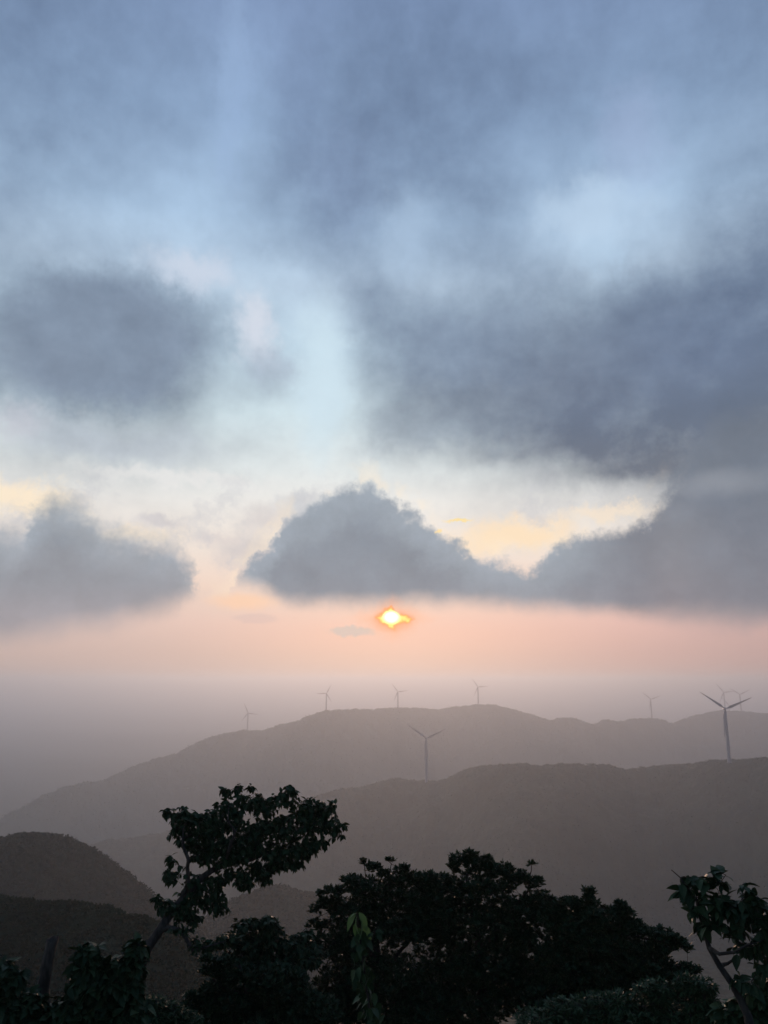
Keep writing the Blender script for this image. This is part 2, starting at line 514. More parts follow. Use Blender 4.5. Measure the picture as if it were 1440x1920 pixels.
RIDGES = [
    # name, material, crest pixels, distance(left,right), front slope, back slope, rounding, undulation, crown cell, crown height
    ('far_mountain_ridge', FAR_FOREST,
     [(-260, 1660), (-120, 1596), (0, 1535), (40, 1515), (80, 1492), (110, 1479), (150, 1469), (190, 1465), (215, 1455), (260, 1434), (300, 1421), (330, 1414),
      (365, 1395), (400, 1381), (440, 1373), (455, 1368), (465, 1370), (490, 1370), (520, 1360), (555, 1353), (580, 1341), (610, 1333),
      (650, 1330), (690, 1331), (720, 1328), (745, 1327), (770, 1328), (800, 1329), (820, 1331), (850, 1326), (895, 1321), (925, 1322), (960, 1330), (1000, 1341),
      (1030, 1351), (1045, 1346), (1060, 1345), (1080, 1347), (1100, 1355), (1115, 1359), (1128, 1351), (1140, 1349), (1160, 1353), (1185, 1348), (1215, 1347),
      (1240, 1349), (1262, 1356), (1290, 1344), (1320, 1337), (1345, 1333), (1385, 1333), (1400, 1334), (1430, 1338), (1445, 1337), (1600, 1352)],
     (2500, 4200), 0.42, 0.5, 50, 70, 24, 8),
    ('wooded_mountain_ridge', MID_FOREST,
     [(-200, 1690), (0, 1630), (120, 1600), (165, 1588), (210, 1574), (260, 1571), (300, 1562), (330, 1556), (400, 1543), (450, 1531), (520, 1515),
      (560, 1504), (600, 1490), (640, 1479), (680, 1477), (700, 1470), (720, 1464), (745, 1460), (770, 1464), (800, 1463), (820, 1465),
      (840, 1458), (870, 1444), (900, 1438), (940, 1435), (985, 1433), (1010, 1438), (1060, 1433), (1100, 1434), (1140, 1434), (1172, 1442),
      (1200, 1440), (1240, 1437), (1300, 1434), (1330, 1427), (1360, 1425), (1400, 1426), (1440, 1422), (1600, 1410)],
     (1650, 1250), 0.36, 0.5, 25, 45, 11, 5),
    ('rounded_hill', MID_FOREST,
     [(-260, 1640), (-60, 1588), (0, 1577), (20, 1571), (45, 1567), (70, 1568), (100, 1570), (130, 1579), (160, 1591), (190, 1608), (215, 1626), (240, 1647),
      (265, 1668), (290, 1691), (310, 1706), (340, 1722), (380, 1752), (440, 1800), (520, 1900), (600, 2100)],
     (430, 380), 0.42, 0.5, 18, 12, 5, 2.6),
    ('low_hill', MID_FOREST,
     [(300, 1900), (380, 1730), (430, 1697), (470, 1680), (500, 1668), (520, 1663), (545, 1669), (590, 1684), (640, 1700), (700, 1725), (800, 1780), (950, 1850)],
     (560, 500), 0.40, 0.5, 16, 10, 5, 2.6),
    ('near_wooded_slope', NEAR_FOREST,
     [(-260, 1660), (0, 1686), (30, 1692), (60, 1698), (100, 1700), (150, 1703), (190, 1711), (230, 1721), (270, 1729), (300, 1739), (350, 1765),
      (420, 1800), (500, 1835), (600, 1870), (720, 1910), (1440, 2100)],
     (135, 115), 0.40, 0.6, 7, 4, 2.6, 1.2),
]
RD = []
for nm, mt, pts, dd, sf, sb, rw, und, cell, ch in RIDGES:
    A = np.array([azel(*p) for p in pts])
    RD.append((A[:, 0], A[:, 1], dd, sf, sb, rw, und, cell, ch))
SEA = -430.0


def heights(r, a):
    """height of each layer at distance r (m) and bearing a (degrees)"""
    x, y = r * np.sin(np.radians(a)), r * np.cos(np.radians(a))
    out = []
    n = fbm(x / 900, y / 900, 2, 4) - 0.5
    near = -1.65 - 0.42 * r + 0.00015 * np.minimum(r, 900) ** 2 + 14 * (fbm(x / 60, y / 60, 8, 4) - 0.5) * np.clip((r - 6) / 120, 0, 1)
    near = np.maximum(near, SEA + 60 * n * np.clip(1.5 - r / 12000, 0, 1))
    near = near + np.where((r > 60) & (r < 4000), 3.0 * crowns(x, y, 8, 3), 0)
    out.append(near)
    for k, (A, E, dd, sf, sb, rw, und, cell, ch) in enumerate(RD):
        t = np.clip((a + 27) / 54, -0.3, 1.3)
        Dk = dd[0] + (dd[1] - dd[0]) * t
        e = np.interp(a, A, E)
        fall = np.clip((A[0] - a) / 8, 0, None) + np.clip((a - A[-1]) / 8, 0, None)
        Dk = Dk * (1 + 0.05 * np.sin(a * 0.35 + k))
        zc = Dk * np.tan(np.radians(e)) - fall * 0.06 * Dk
        d = r - Dk
        s = np.where(d < 0, sf, sb)
        h = zc - s * (np.sqrt(d * d + rw * rw) - rw)
        dist = np.abs(d)
        wgt = np.clip(dist / (rw * 6), 0, 1)
        L_ = und * 7
        g = 1 - 2 * np.abs(fbm(x / L_, y / L_, 20 + k, 5, 0.5) - 0.5) * 2
        h = h + und * (g - 0.6) * wgt
        h = h + ch * (crowns(x, y, cell, 40 + k) - 0.55) * 0.8 + ch * 0.5 * (fbm(x / cell / 3, y / cell / 3, 60 + k, 3) - 0.5)
        out.append(h)
    return out


azs = np.concatenate([np.linspace(-180, -31, 80, endpoint=False), np.linspace(-31, 31, 861), np.linspace(31, 180, 81)[1:]])
rs = np.concatenate([np.geomspace(1.2, 60, 40, endpoint=False), np.arange(60, 170, 1.3), np.arange(170, 280, 3.0),
                     np.arange(280, 760, 3.2), np.arange(760, 1900, 4.5), np.arange(1900, 2400, 20), np.arange(2400, 4700, 11),
                     np.geomspace(4700, 90000, 40)])
AA, RR = np.meshgrid(azs, rs)
HS = heights(RR, AA)
H = np.max(HS, axis=0)
own = np.argmax(HS, axis=0)
V = np.stack([RR * np.sin(np.radians(AA)), RR * np.cos(np.radians(AA)), H], -1).reshape(-1, 3)
nr, nc = H.shape
idx = np.arange(nr * nc).reshape(nr, nc)
Fq = np.stack([idx[:-1, :-1], idx[:-1, 1:], idx[1:, 1:], idx[1:, :-1]], -1).reshape(-1, 4)
fo = own[:-1, :-1].reshape(-1)
NAMES = [('ground', EARTH, 'dark wooded valley floor running out to the hazy horizon', 'ground')] + [
    (RIDGES[0][0], FAR_FOREST, 'far hazy mountain ridge carrying the row of small wind turbines', 'mountain ridge'),
    (RIDGES[1][0], MID_FOREST, 'darker grey wooded ridge in the middle distance across the right half', 'mountain ridge'),
    (RIDGES[2][0], MID_FOREST, 'dark rounded hill at the left edge with a smooth domed top', 'hill'),
    (RIDGES[3][0], MID_FOREST, 'low dim hill seen between the leaning tree and the broad shrubs', 'hill'),
    (RIDGES[4][0], NEAR_FOREST, 'nearest almost black wooded slope at the lower left', 'hillside')]
for k, (nm, mt, lb, ct) in enumerate(NAMES):
    f = Fq[fo == k]
    u, inv = np.unique(f, return_inverse=True)
    if len(f) == 0:
        continue
    o = np_mesh(nm, V[u], inv.reshape(f.shape), mt)
    tag(o, lb, ct, kind='structure')
    if k:
        # the tree tops of the woods on it, far too many to count
        size, count = {1: (4.0, 70000), 2: (1.5, 140000), 3: (1.2, 90000), 4: (1.3, 50000), 5: (0.42, 140000)}[k]
        gk = np.random.default_rng(k)
        c = V[u]
        rr_ = np.hypot(c[:, 0], c[:, 1]); aa_ = np.degrees(np.arctan2(c[:, 0], c[:, 1]))
        Dm = RD[k - 1][2]
        c = c[(np.abs(aa_) < 29) & (rr_ > 0.45 * min(Dm)) & (rr_ < 1.12 * max(Dm)) & (c[:, 2] > SEA + 20)]
        p = c[gk.integers(0, len(c), count)] + gk.normal(size=(count, 3)) * np.array([1, 1, 0.25]) * size * 0.9
        p[:, 2] += size * 0.15
        d1_ = gk.normal(size=(count, 3)); d1_ /= np.linalg.norm(d1_, axis=1)[:, None]
        d2_ = np.cross(d1_, gk.normal(size=(count, 3))); d2_ /= np.linalg.norm(d2_, axis=1)[:, None]
        sz = size * gk.uniform(0.3, 0.75, (count, 1))
        q = np.stack([p - d1_ * sz, p - d2_ * sz * .7, p + d1_ * sz, p + d2_ * sz * .7], 1).reshape(-1, 3)
        w_ = np_mesh('woodland', q, np.arange(count * 4).reshape(-1, 4), mt, smooth=False)
        tag(w_, 'tree tops of the woods covering the ' + {1: 'far hazy mountain ridge', 2: 'darker ridge in the middle distance', 3: 'rounded hill at the left', 4: 'low dim hill behind the leaning tree', 5: 'nearest slope at the lower left'}[k], 'woodland', kind='stuff')


def crest_dist(k, a):
    dd = RD[k][2]; t = min(max((a + 27) / 54, -0.3), 1.3)
    return (dd[0] + (dd[1] - dd[0]) * t) * (1 + 0.05 * math.sin(a * 0.35 + k))


def ground_z(x, y):
    r = np.array([math.hypot(x, y)]); a = np.array([math.degrees(math.atan2(x, y))])
    return float(np.max([h[0] for h in heights(r, a)]))


# ------------------------------------------------------------------ wind turbines
def lathe(prof, seg=20, axis='z'):
    vs, fs = [], []
    for (rad, h) in prof:
        for s in range(seg):
            t = 2 * math.pi * s / seg
            c, q = rad * math.cos(t), rad * math.sin(t)
            vs.append((c, q, h) if axis == 'z' else (c, h, q))
    for i in range(len(prof) - 1):
        for s in range(seg):
            a, b = i * seg + s, i * seg + (s + 1) % seg
            fs.append((a, b, b + seg, a + seg))
    fs.append(tuple(range(seg))[::-1]); n0 = (len(prof) - 1) * seg
    fs.append(tuple(range(n0, n0 + seg)))
    return vs, fs


def blade_mesh():
    vs, fs = [], []
    secs = [(0, 1.0, 1.0, 0), (1.5, 1.0, 1.0, 0), (4, 1.5, .75, .15), (8, 3.1, .55, .28), (14, 2.6, .42, .22), (22, 1.9, .3, .14), (31, 1.25, .2, .07), (38, .7, .11, .03), (40.5, .18, .05, 0)]
    n = 12
    for z, c, th, tw in secs:
        for s in range(n):
            t = 2 * math.pi * s / n
            x = math.cos(t) * c * 0.5 * 1.25 + c * 0.16
            y = math.sin(t) * th * 0.5 * (1.25 if z < 3 else (0.7 + 0.5 * math.cos(t)))
            vs.append((x * math.cos(tw) - y * math.sin(tw), x * math.sin(tw) + y * math.cos(tw) - 0.0006 * z * z, z))
    for i in range(len(secs) - 1):
        for s in range(n):
            a, b = i * n + s, i * n + (s + 1) % n
            fs.append((a, b, b + n, a + n))
    fs.append(tuple(range(n))[::-1]); fs.append(tuple(range((len(secs) - 1) * n, len(secs) * n)))
    return vs, fs


def nacelle_mesh():
    vs, fs = [], []
    secs = [(-2.4, 1.35, 1.4), (-1.6, 1.7, 1.75), (1.5, 1.95, 2.0), (5.5, 1.9, 1.95), (7.5, 1.5, 1.5), (8.0, 1.1, 1.1)]
    n = 16
    for y, w, h in secs:
        for s in range(n):
            t = 2 * math.pi * s / n
            c, q = math.cos(t), math.sin(t)
            vs.append((w * math.copysign(abs(c) ** .55, c), y, h * math.copysign(abs(q) ** .55, q)))
    for i in range(len(secs) - 1):
        for s in range(n):
            a, b = i * n + s, i * n + (s + 1) % n
            fs.append((a, b, b + n, a + n))
    fs.append(tuple(range(n))[::-1]); fs.append(tuple(range((len(secs) - 1) * n, len(secs) * n)))
    return vs, fs


TH = 75.0


def make_turbine():
    root = empty('wind_turbine', (0, 0, 0))
    v, f = lathe([(3.1, -12), (3.1, 0), (2.7, 2), (2.5, 18), (2.3, 36), (2.05, 55), (1.75, 73)], 24)
    mesh_obj('tower', v, f, TURBINE, root)
    v, f = nacelle_mesh(); o = mesh_obj('nacelle', v, f, TURBINE, root); o.location = (0, 0, TH)
    v, f = lathe([(.15, -5.4), (.9, -5.1), (1.45, -4.3), (1.6, -3.2), (1.5, -2.45)], 16, 'y')
    o = mesh_obj('hub', v, f, TURBINE, root); o.location = (0, 0, TH)
    v, f = blade_mesh()
    b0 = mesh_obj('blade', v, f, TURBINE, root); b0.location = (0, -3.6, TH)
    for k in (1, 2):
        b = b0.copy(); col.objects.link(b); b.parent = root; b.rotation_euler = (0, R(120 * k), 0)
    return root


def copy_tree(o, parent=None):
    c = o.copy(); col.objects.link(c); c.parent = parent
    for ch in list(o.children):
        d = ch.copy(); col.objects.link(d); d.parent = c
    return c


TURB = [  # hub pixel, distance, direction of one blade (degrees anticlockwise from the right), yaw, label
    (1359, 1329, 1290, 24, 8, 'largest dark grey wind turbine, near the right edge, two blades raised in a V'),
    (799, 1384, 1490, 25, 6, 'faint grey wind turbine below the skyline, its Y of blades seen against the far ridge'),
    (465, 1337, 4190, 113, -6, 'leftmost tiny wind turbine, alone on the descending end of the far ridge'),
    (612, 1300, 4200, 62, 4, 'tiny wind turbine left of the sun with one blade pointing left'),
    (746, 1297, 4200, 7, -5, 'tiny wind turbine on the far crest almost straight below the sun'),
    (896, 1288, 4190, 5, 3, 'tiny wind turbine on the highest top of the far ridge'),
    (1220, 1311, 4200, 20, 10, 'tiny wind turbine standing alone over the saddle left of the large turbine'),
    (1357, 1298, 4500, 7, -8, 'tiny wind turbine rising directly behind the head of the large turbine'),
    (1367, 1323, 5200, 127, -4, 'smallest wind turbine, mostly hidden behind the right blade of the large turbine'),
    (1387, 1302, 4200, 27, 8, 'rightmost tiny wind turbine, its tower crossing behind the tip of the large turbine blade'),
]
proto = make_turbine()
for i, (px, py, dist, ang, yaw, lb) in enumerate(TURB):
    o = proto if i == 0 else copy_tree(proto)
    if dist > 2500:         # on the crest of the far ridge, a little before or behind it
        a_ = azel(px, py)[0]
        dist = crest_dist(0, a_) + (dist - 4200) * 0.25 + 20
    hub = at(px, py, dist)
    gz = ground_z(hub.x, hub.y)
    o.location = (hub.x, hub.y, gz - 1.0)
    az_ = math.atan2(hub.x, hub.y)
    o.rotation_euler = (0, 0, -az_ + R(yaw))
    big = dist / 3250 if dist > 2500 else 1.0
    o.scale = (big, big, big)
    Hh = max(hub.z - gz + 1.0, 40) / big
    k = 0
    for ch in o.children:
        if ch.name.startswith('tower'):
            ch.scale = (1, 1, Hh / TH)
        else:
            ch.location.z = Hh
        if ch.name.startswith('blade'):
            ch.rotation_euler = (0, R(90 - ang) + R(120 * k), 0)
            k += 1
    tag(o, lb, 'wind turbine', 'wind turbines on the ridges')

# ------------------------------------------------------------------ trees and shrubs
rng = np.random.default_rng(7)


def blob_points(blobs, dist, n, seed, depth=0.8):
    """attraction points inside the crown, blobs given as (px, py, rx, ry[, extra distance])"""
    g_ = np.random.default_rng(seed)
    w = np.array([b[2] * b[3] for b in blobs], float); w /= w.sum()
    out = []
    cnt = np.maximum((w * n).astype(int), 6)
    for b, c in zip(blobs, cnt):
        off = b[4] if len(b) > 4 else 0.0
        ctr = at(b[0], b[1], dist + off)
        k = ctr.length / math.hypot(1, math.hypot((b[0] - 720) / FPX, (960 - b[1]) / FPX)) / FPX
        right = Vector((ctr.y, -ctr.x, 0)).normalized(); fw = Vector((ctr.x, ctr.y, 0)).normalized()
        p = g_.normal(size=(c, 3)); p /= np.linalg.norm(p, axis=1)[:, None]
        p *= g_.random((c, 1)) ** (1 / 2.4)
        rx, rz = b[2] * k, b[3] * k
        ry = max(rx, rz) * depth
        P = np.array(ctr)[None] + p[:, :1] * rx * np.array(right)[None] + p[:, 1:2] * ry * np.array(fw)[None] + p[:, 2:] * np.array([0, 0, rz])[None]
        out.append(P)
    return np.concatenate(out)


def grow(paths, pts, stp, infl, kill, seed, iters=160):
    """space colonisation from hand-set limbs towards the crown points"""
    g_ = np.random.default_rng(seed)
    nodes, par = [], []
    hand = {}
    for pi, path in enumerate(paths):
        prev = -1
        start = Vector(path[0][0])
        if pi > 0:
            arr = np.array(nodes); prev = int(np.argmin(((arr - np.array(start)) ** 2).sum(1)))
        for i in range(len(path)):
            p, rad = Vector(path[i][0]), path[i][1]
            if i == 0:
                if pi == 0:
                    nodes.append(np.array(p)); par.append(-1); prev = 0; hand[0] = rad
                continue
            q, r0 = Vector(path[i - 1][0]), path[i - 1][1]
            m = max(1, int((p - q).length / stp))
            for s in range(1, m + 1):
                t = s / m
                v = q.lerp(p, t)
                nodes.append(np.array(v) + g_.normal(size=3) * stp * 0.08); par.append(prev); prev = len(nodes) - 1
                hand[prev] = r0 + (rad - r0) * t
    nodes = [np.array(n) for n in nodes]
    nh = len(nodes)
    NA = np.array(nodes)
    pts = pts.copy(); alive = np.ones(len(pts), bool)
    best = np.full(len(pts), 1e9); bi = np.zeros(len(pts), int)

    def upd(new, base):
        for s in range(0, len(new), 400):
            d = ((pts[:, None, :] - new[None, s:s + 400]) ** 2).sum(2)
            j = d.argmin(1); dm = d[np.arange(len(pts)), j]
            m_ = dm < best
            best[m_] = dm[m_]; bi[m_] = base + s + j[m_]
    upd(NA, 0)
    for it in range(iters):
        alive &= best > kill ** 2
        act = alive & (best < infl ** 2)
        if not act.any():
            if not alive.any():
                break
            # reach for the nearest lonely points
            k = np.where(alive)[0]; act = np.zeros(len(pts), bool); act[k[np.argsort(best[k])[:5]]] = True
        arr = np.array(nodes)
        ids = np.unique(bi[act]); new = []
        for b in ids:
            q = pts[act & (bi == b)]
            dv = q - arr[b]; dv = (dv / (np.linalg.norm(dv, axis=1)[:, None] + 1e-9)).sum(0)
            dv += g_.normal(size=3) * 0.25
            dv /= np.linalg.norm(dv) + 1e-9
            new.append(arr[b] + dv * stp); par.append(int(b))
        nn = np.array(new)
        base = len(nodes)
        nodes.extend(list(nn)); upd(nn, base)
        if len(nodes) > 9000:
            break
    return np.array(nodes), np.array(par), hand, nh


def tree_radii(nodes, par, hand, tip, expo=2.2):
    n = len(nodes); acc = np.zeros(n)
    kids = np.zeros(n, int)
    for i in range(n - 1, -1, -1):
        if acc[i] == 0:
            acc[i] = tip ** expo
        if par[i] >= 0:
            acc[par[i]] += acc[i]; kids[par[i]] += 1
    r = acc ** (1 / expo)
    for i, v in hand.items():
        r[i] = v
    for i in range(n):
        if par[i] >= 0 and r[i] > r[par[i]]:
            r[i] = r[par[i]] * 0.95
    return r, kids


def tubes(nodes, par, r, rmin=0.0):
    Vs, Fs = [], []
    base = 0
    for i in range(len(nodes)):
        if par[i] < 0:
            continue
        a, b = nodes[par[i]], nodes[i]
        ra, rb = r[par[i]], r[i]
        ra = min(ra, rb * 1.6)
        d = b - a; l = np.linalg.norm(d)
        if l < 1e-6:
            continue
        d = d / l
        k = 10 if rb > 0.03 else (6 if rb > 0.008 else 4)
        u = np.cross(d, [0.3, 0.9, 0.2]); u /= np.linalg.norm(u); v = np.cross(d, u)
        t = np.arange(k) * 2 * math.pi / k
        c = np.cos(t)[:, None] * u + np.sin(t)[:, None] * v
        a2 = a - d * ra * 0.35; b2 = b + d * rb * 0.35
        Vs.append(a2 + c * ra); Vs.append(b2 + c * rb)
        for s in range(k):
            Fs.append((base + s, base + (s + 1) % k, base + k + (s + 1) % k, base + k + s))
        base += 2 * k
    return np.concatenate(Vs), np.array(Fs)


def leaf_template(kind):
    if kind == 'broad':       # ovate, folded on the midrib, tip curling down
        ts = [0, .18, .4, .65, .85, 1]; ws = [.02, .22, .30, .24, .12, .01]; droop, fold = 0.38, 0.22
    elif kind == 'long':
        ts = [0, .2, .45, .7, .88, 1]; ws = [.02, .16, .22, .17, .07, .004]; droop, fold = 0.55, 0.25
    elif kind == 'narrow':
        ts = [0, .3, .65, 1]; ws = [.02, .12, .11, .01]; droop, fold = 0.12, 0.2
    else:                     # small elliptic leaf of a rosette
        ts = [0, .35, .7, 1]; ws = [.03, .15, .17, .02]; droop, fold = 0.06, 0.15
    vs, fs = [], []
    for t, w in zip(ts, ws):
        z = -droop * t * t
        vs += [(t, -w, z + w * fold), (t, 0, z), (t, w, z + w * fold)]
    for i in range(len(ts) - 1):
        a = i * 3
        fs += [(a, a + 1, a + 4, a + 3), (a + 1, a + 2, a + 5, a + 4)]
    return np.array(vs, float), np.array(fs)


def leaves_mesh(pos, dirs, roll, size, kind):
    T, F = leaf_template(kind)
    n = len(pos)
    x = dirs / np.linalg.norm(dirs, axis=1)[:, None]
    up = np.tile([0, 0, 1.0], (n, 1))
    y = np.cross(up, x); ln = np.linalg.norm(y, axis=1)[:, None]
    y = np.where(ln < 1e-3, np.array([[0, 1.0, 0]]), y / np.maximum(ln, 1e-3))
    z = np.cross(x, y)
    c, s = np.cos(roll)[:, None], np.sin(roll)[:, None]
    y2 = y * c + z * s; z2 = -y * s + z * c
    Vv = pos[:, None, :] + size[:, None, None] * (T[None, :, 0:1] * x[:, None] + T[None, :, 1:2] * y2[:, None] + T[None, :, 2:3] * z2[:, None])
    FF = (F[None] + (np.arange(n) * len(T))[:, None, None]).reshape(-1, 4)
    return Vv.reshape(-1, 3), FF


def build_plant(name, label, cat, paths, blobs, dist, n, seed, leaf, lsize, per, lmat, bmat, stp=0.09, infl=0.6, kill=0.11,
                tip=0.0022, depth=0.8, rosette=False, droop=0.5, thr=2.5, group=None, up_bias=0.0, crown='crown', stem='trunk', fill=None, reach=0.3):
    fill = int(n * (1.0 if leaf == 'broad' else 2.3)) if fill is None else fill
    pts = blob_points(blobs, dist, n, seed, depth)
    nodes, par, hand, nh = grow(paths, pts, stp, infl, kill, seed)
    r, kids = tree_radii(nodes, par, hand, tip)
    root = empty(name, tuple(nodes[0]))
    org = nodes[0].copy()
    Vt, Ft = tubes(nodes, par, r)
    np_mesh(stem, Vt - org, Ft, bmat, root)
    g_ = np.random.default_rng(seed + 99)
    isleaf = (np.arange(len(nodes)) >= nh) & (r < tip * thr)
    tipn = isleaf & (kids == 0)
    P, Dd, S = [], [], []
    for i in np.where(isleaf)[0]:
        t = nodes[i] - nodes[par[i]]; t = t / (np.linalg.norm(t) + 1e-9)
        if rosette:
            if not tipn[i] and g_.random() > 0.35:
                continue
            ax = t * 0.6 + np.array([0, 0, 0.8 + up_bias]); ax /= np.linalg.norm(ax)
            u = np.cross(ax, [0.2, 0.9, 0.1]); u /= np.linalg.norm(u); v = np.cross(ax, u)
            m = int(per + g_.integers(0, 4)); ph = g_.random() * 6.28
            for s in range(m):
                th = ph + s * 2.4
                el_ = g_.uniform(0.25, 1.1)
                d = (u * math.cos(th) + v * math.sin(th)) * math.cos(el_) + ax * math.sin(el_)
                P.append(nodes[i] + t * g_.uniform(-0.02, 0.012)); Dd.append(d); S.append(lsize * g_.uniform(0.7, 1.25))
        else:
            m = per if not tipn[i] else per + 2
            for s in range(int(m)):
                d = g_.normal(size=3); d[2] *= 0.5; d /= np.linalg.norm(d)
                d = d + t * 0.7; d[2] -= droop * g_.uniform(0.3, 1.6)
                f = g_.random()
                P.append(nodes[i] * f + nodes[par[i]] * (1 - f) + g_.normal(size=3) * 0.008); Dd.append(d); S.append(lsize * g_.uniform(0.55, 1.25))
    # further short twigs with leaves wherever a point of the crown lies near a branch
    if fill:
        q = blob_points(blobs, dist, fill, seed + 500, depth)
        tw_n, tw_p = [], []
        for s in range(0, len(q), 500):
            dd_ = ((q[s:s + 500, None, :] - nodes[None]) ** 2).sum(2)
            j = dd_.argmin(1); dm = np.sqrt(dd_[np.arange(len(j)), j])
            for k in range(len(j)):
                if dm[k] > reach or dm[k] < 0.015:
                    continue
                a0, e0 = nodes[j[k]], q[s + k]
                tw_n += [a0, e0]; tw_p += [-1, len(tw_n) - 2]
                t = (e0 - a0) / dm[k]
                if rosette:
                    ax = t * 0.5 + np.array([0, 0, 0.8 + up_bias]); ax /= np.linalg.norm(ax)
                    u = np.cross(ax, [0.2, 0.9, 0.1]); u /= np.linalg.norm(u); v = np.cross(ax, u)
                    ph = g_.random() * 6.28
                    for m in range(int(per + 1)):
                        th = ph + m * 2.4; el_ = g_.uniform(0.25, 1.1)
                        P.append(e0 - t * 0.01); Dd.append((u * math.cos(th) + v * math.sin(th)) * math.cos(el_) + ax * math.sin(el_)); S.append(lsize * g_.uniform(0.7, 1.25))
                else:
                    for m in range(int(per + 1)):
                        d = g_.normal(size=3); d[2] *= 0.5; d /= np.linalg.norm(d)
                        d = d + t * 0.7; d[2] -= droop * g_.uniform(0.3, 1.6)
                        P.append(e0 - t * dm[k] * 0.4 * g_.random()); Dd.append(d); S.append(lsize * g_.uniform(0.55, 1.2))
        if tw_n:
            V2, F2 = tubes(np.array(tw_n), np.array(tw_p), np.full(len(tw_n), tip * 0.8))
            np_mesh('twigs', V2 - org, F2, bmat, root)['kind'] = 'stuff'
    P, Dd, S = np.array(P), np.array(Dd), np.array(S)
    Vl, Fl = leaves_mesh(P, Dd, g_.normal(size=len(P)) * 0.6, S, leaf)
    np_mesh(crown, Vl - org, Fl, lmat, root, smooth=False)
    tag(root, label, cat, group)
    return root


def foot(px, py, dist, dz=0.0):
    """point on the ground under that pixel column at that distance"""
    p = at(px, py, dist); return Vector((p.x, p.y, ground_z(p.x, p.y) - 0.15 + dz))


def path(dist, *pp):
    return [(at(x, y, dist + (w[0] if w else 0)), r_) for (x, y, r_, *w) in pp]


# the leaning tree
d1 = 10.0
main = [(foot(225, 1920, d1), 0.10)] + path(d1, (240, 1890, .07), (255, 1830, .060), (275, 1782, .055), (300, 1742, .052), (320, 1712, .046), (345, 1682, .041),
                                            (370, 1655, .037), (395, 1635, .033), (420, 1623, .028, .1), (470, 1612, .023, .2), (520, 1592, .024, .25), (565, 1570, .015, .2))
side1 = path(d1, (342, 1688, .03), (352, 1655, .026, -.1), (352, 1612, .022, -.15), (343, 1585, .016, -.1), (345, 1555, .010, -.1))
side2 = path(d1, (420, 1623, .028), (430, 1590, .02, -.2), (440, 1560, .014, -.3), (425, 1538, .009, -.3))
side3 = path(d1, (470, 1612, .02), (480, 1580, .016), (500, 1555, .012, .1), (530, 1535, .008, .1))
side4 = path(d1, (306, 1738, .030), (325, 1740, .026, -.1), (345, 1752, .024, -.2), (362, 1782, .018, -.3), (385, 1776, .010, -.3), (420, 1765, .006, -.3))
crown1 = [(360, 1672, 24, 14), (400, 1655, 26, 14), (345, 1700, 26, 12), (430, 1640, 24, 10), (308, 1520, 12, 5), (645, 1548, 8, 5), (545, 1477, 14, 5), (615, 1508, 18, 6), (600, 1580, 18, 8), (556, 1622, 16, 10), (292, 1683, 10, 5), (470, 1475, 6, 5), (575, 1600, 24, 9), (640, 1560, 8, 6), (500, 1645, 16, 9), (330, 1522, 26, 10), (350, 1533, 32, 14), (385, 1540, 34, 18), (335, 1556, 20, 18), (395, 1562, 40, 20), (360, 1575, 26, 18), (425, 1518, 32, 16), (448, 1478, 9, 12), (424, 1483, 12, 9), (470, 1500, 30, 14),
          (500, 1508, 34, 18), (540, 1492, 22, 14), (575, 1508, 30, 16), (600, 1525, 30, 14), (628, 1543, 18, 10), (570, 1540, 50, 18), (510, 1545, 36, 16),
          (450, 1580, 55, 16), (420, 1600, 60, 18), (385, 1600, 26, 18), (500, 1590, 45, 12), (590, 1583, 24, 13), (555, 1592, 40, 15), (525, 1615, 40, 18), (480, 1635, 34, 16),
          (455, 1655, 22, 11), (440, 1540, 26, 14), (545, 1560, 40, 14), (480, 1560, 40, 14), (600, 1555, 30, 12), (320, 1612, 11, 10), (320, 1640, 12, 14), (305, 1688, 16, 7), (325, 1700, 30, 14), (385, 1682, 34, 22), (410, 1702, 18, 12), (365, 1650, 18, 12), (350, 1718, 30, 14), (400, 1772, 26, 9, -.2), (345, 1743, 22, 6, -.2), (372, 1768, 20, 8, -.25), (428, 1758, 22, 10, -.25)]
build_plant('leaning_tree', 'gnarled broadleaf tree leaning right, its flat dark crown spread against the far ridge', 'tree',
            [main, side1, side2, side3, side4], [(b[0], b[1], b[2] * 1.05, b[3] * 1.08) + tuple(b[4:]) for b in crown1], d1, 2300, 11, 'broad', 0.070, 3, LEAF_BROAD, BARK, stp=0.07, infl=0.5, kill=0.075, depth=0.5, thr=2.0, droop=0.7, fill=1900)

SH = 'dense shrubs along the summit edge'
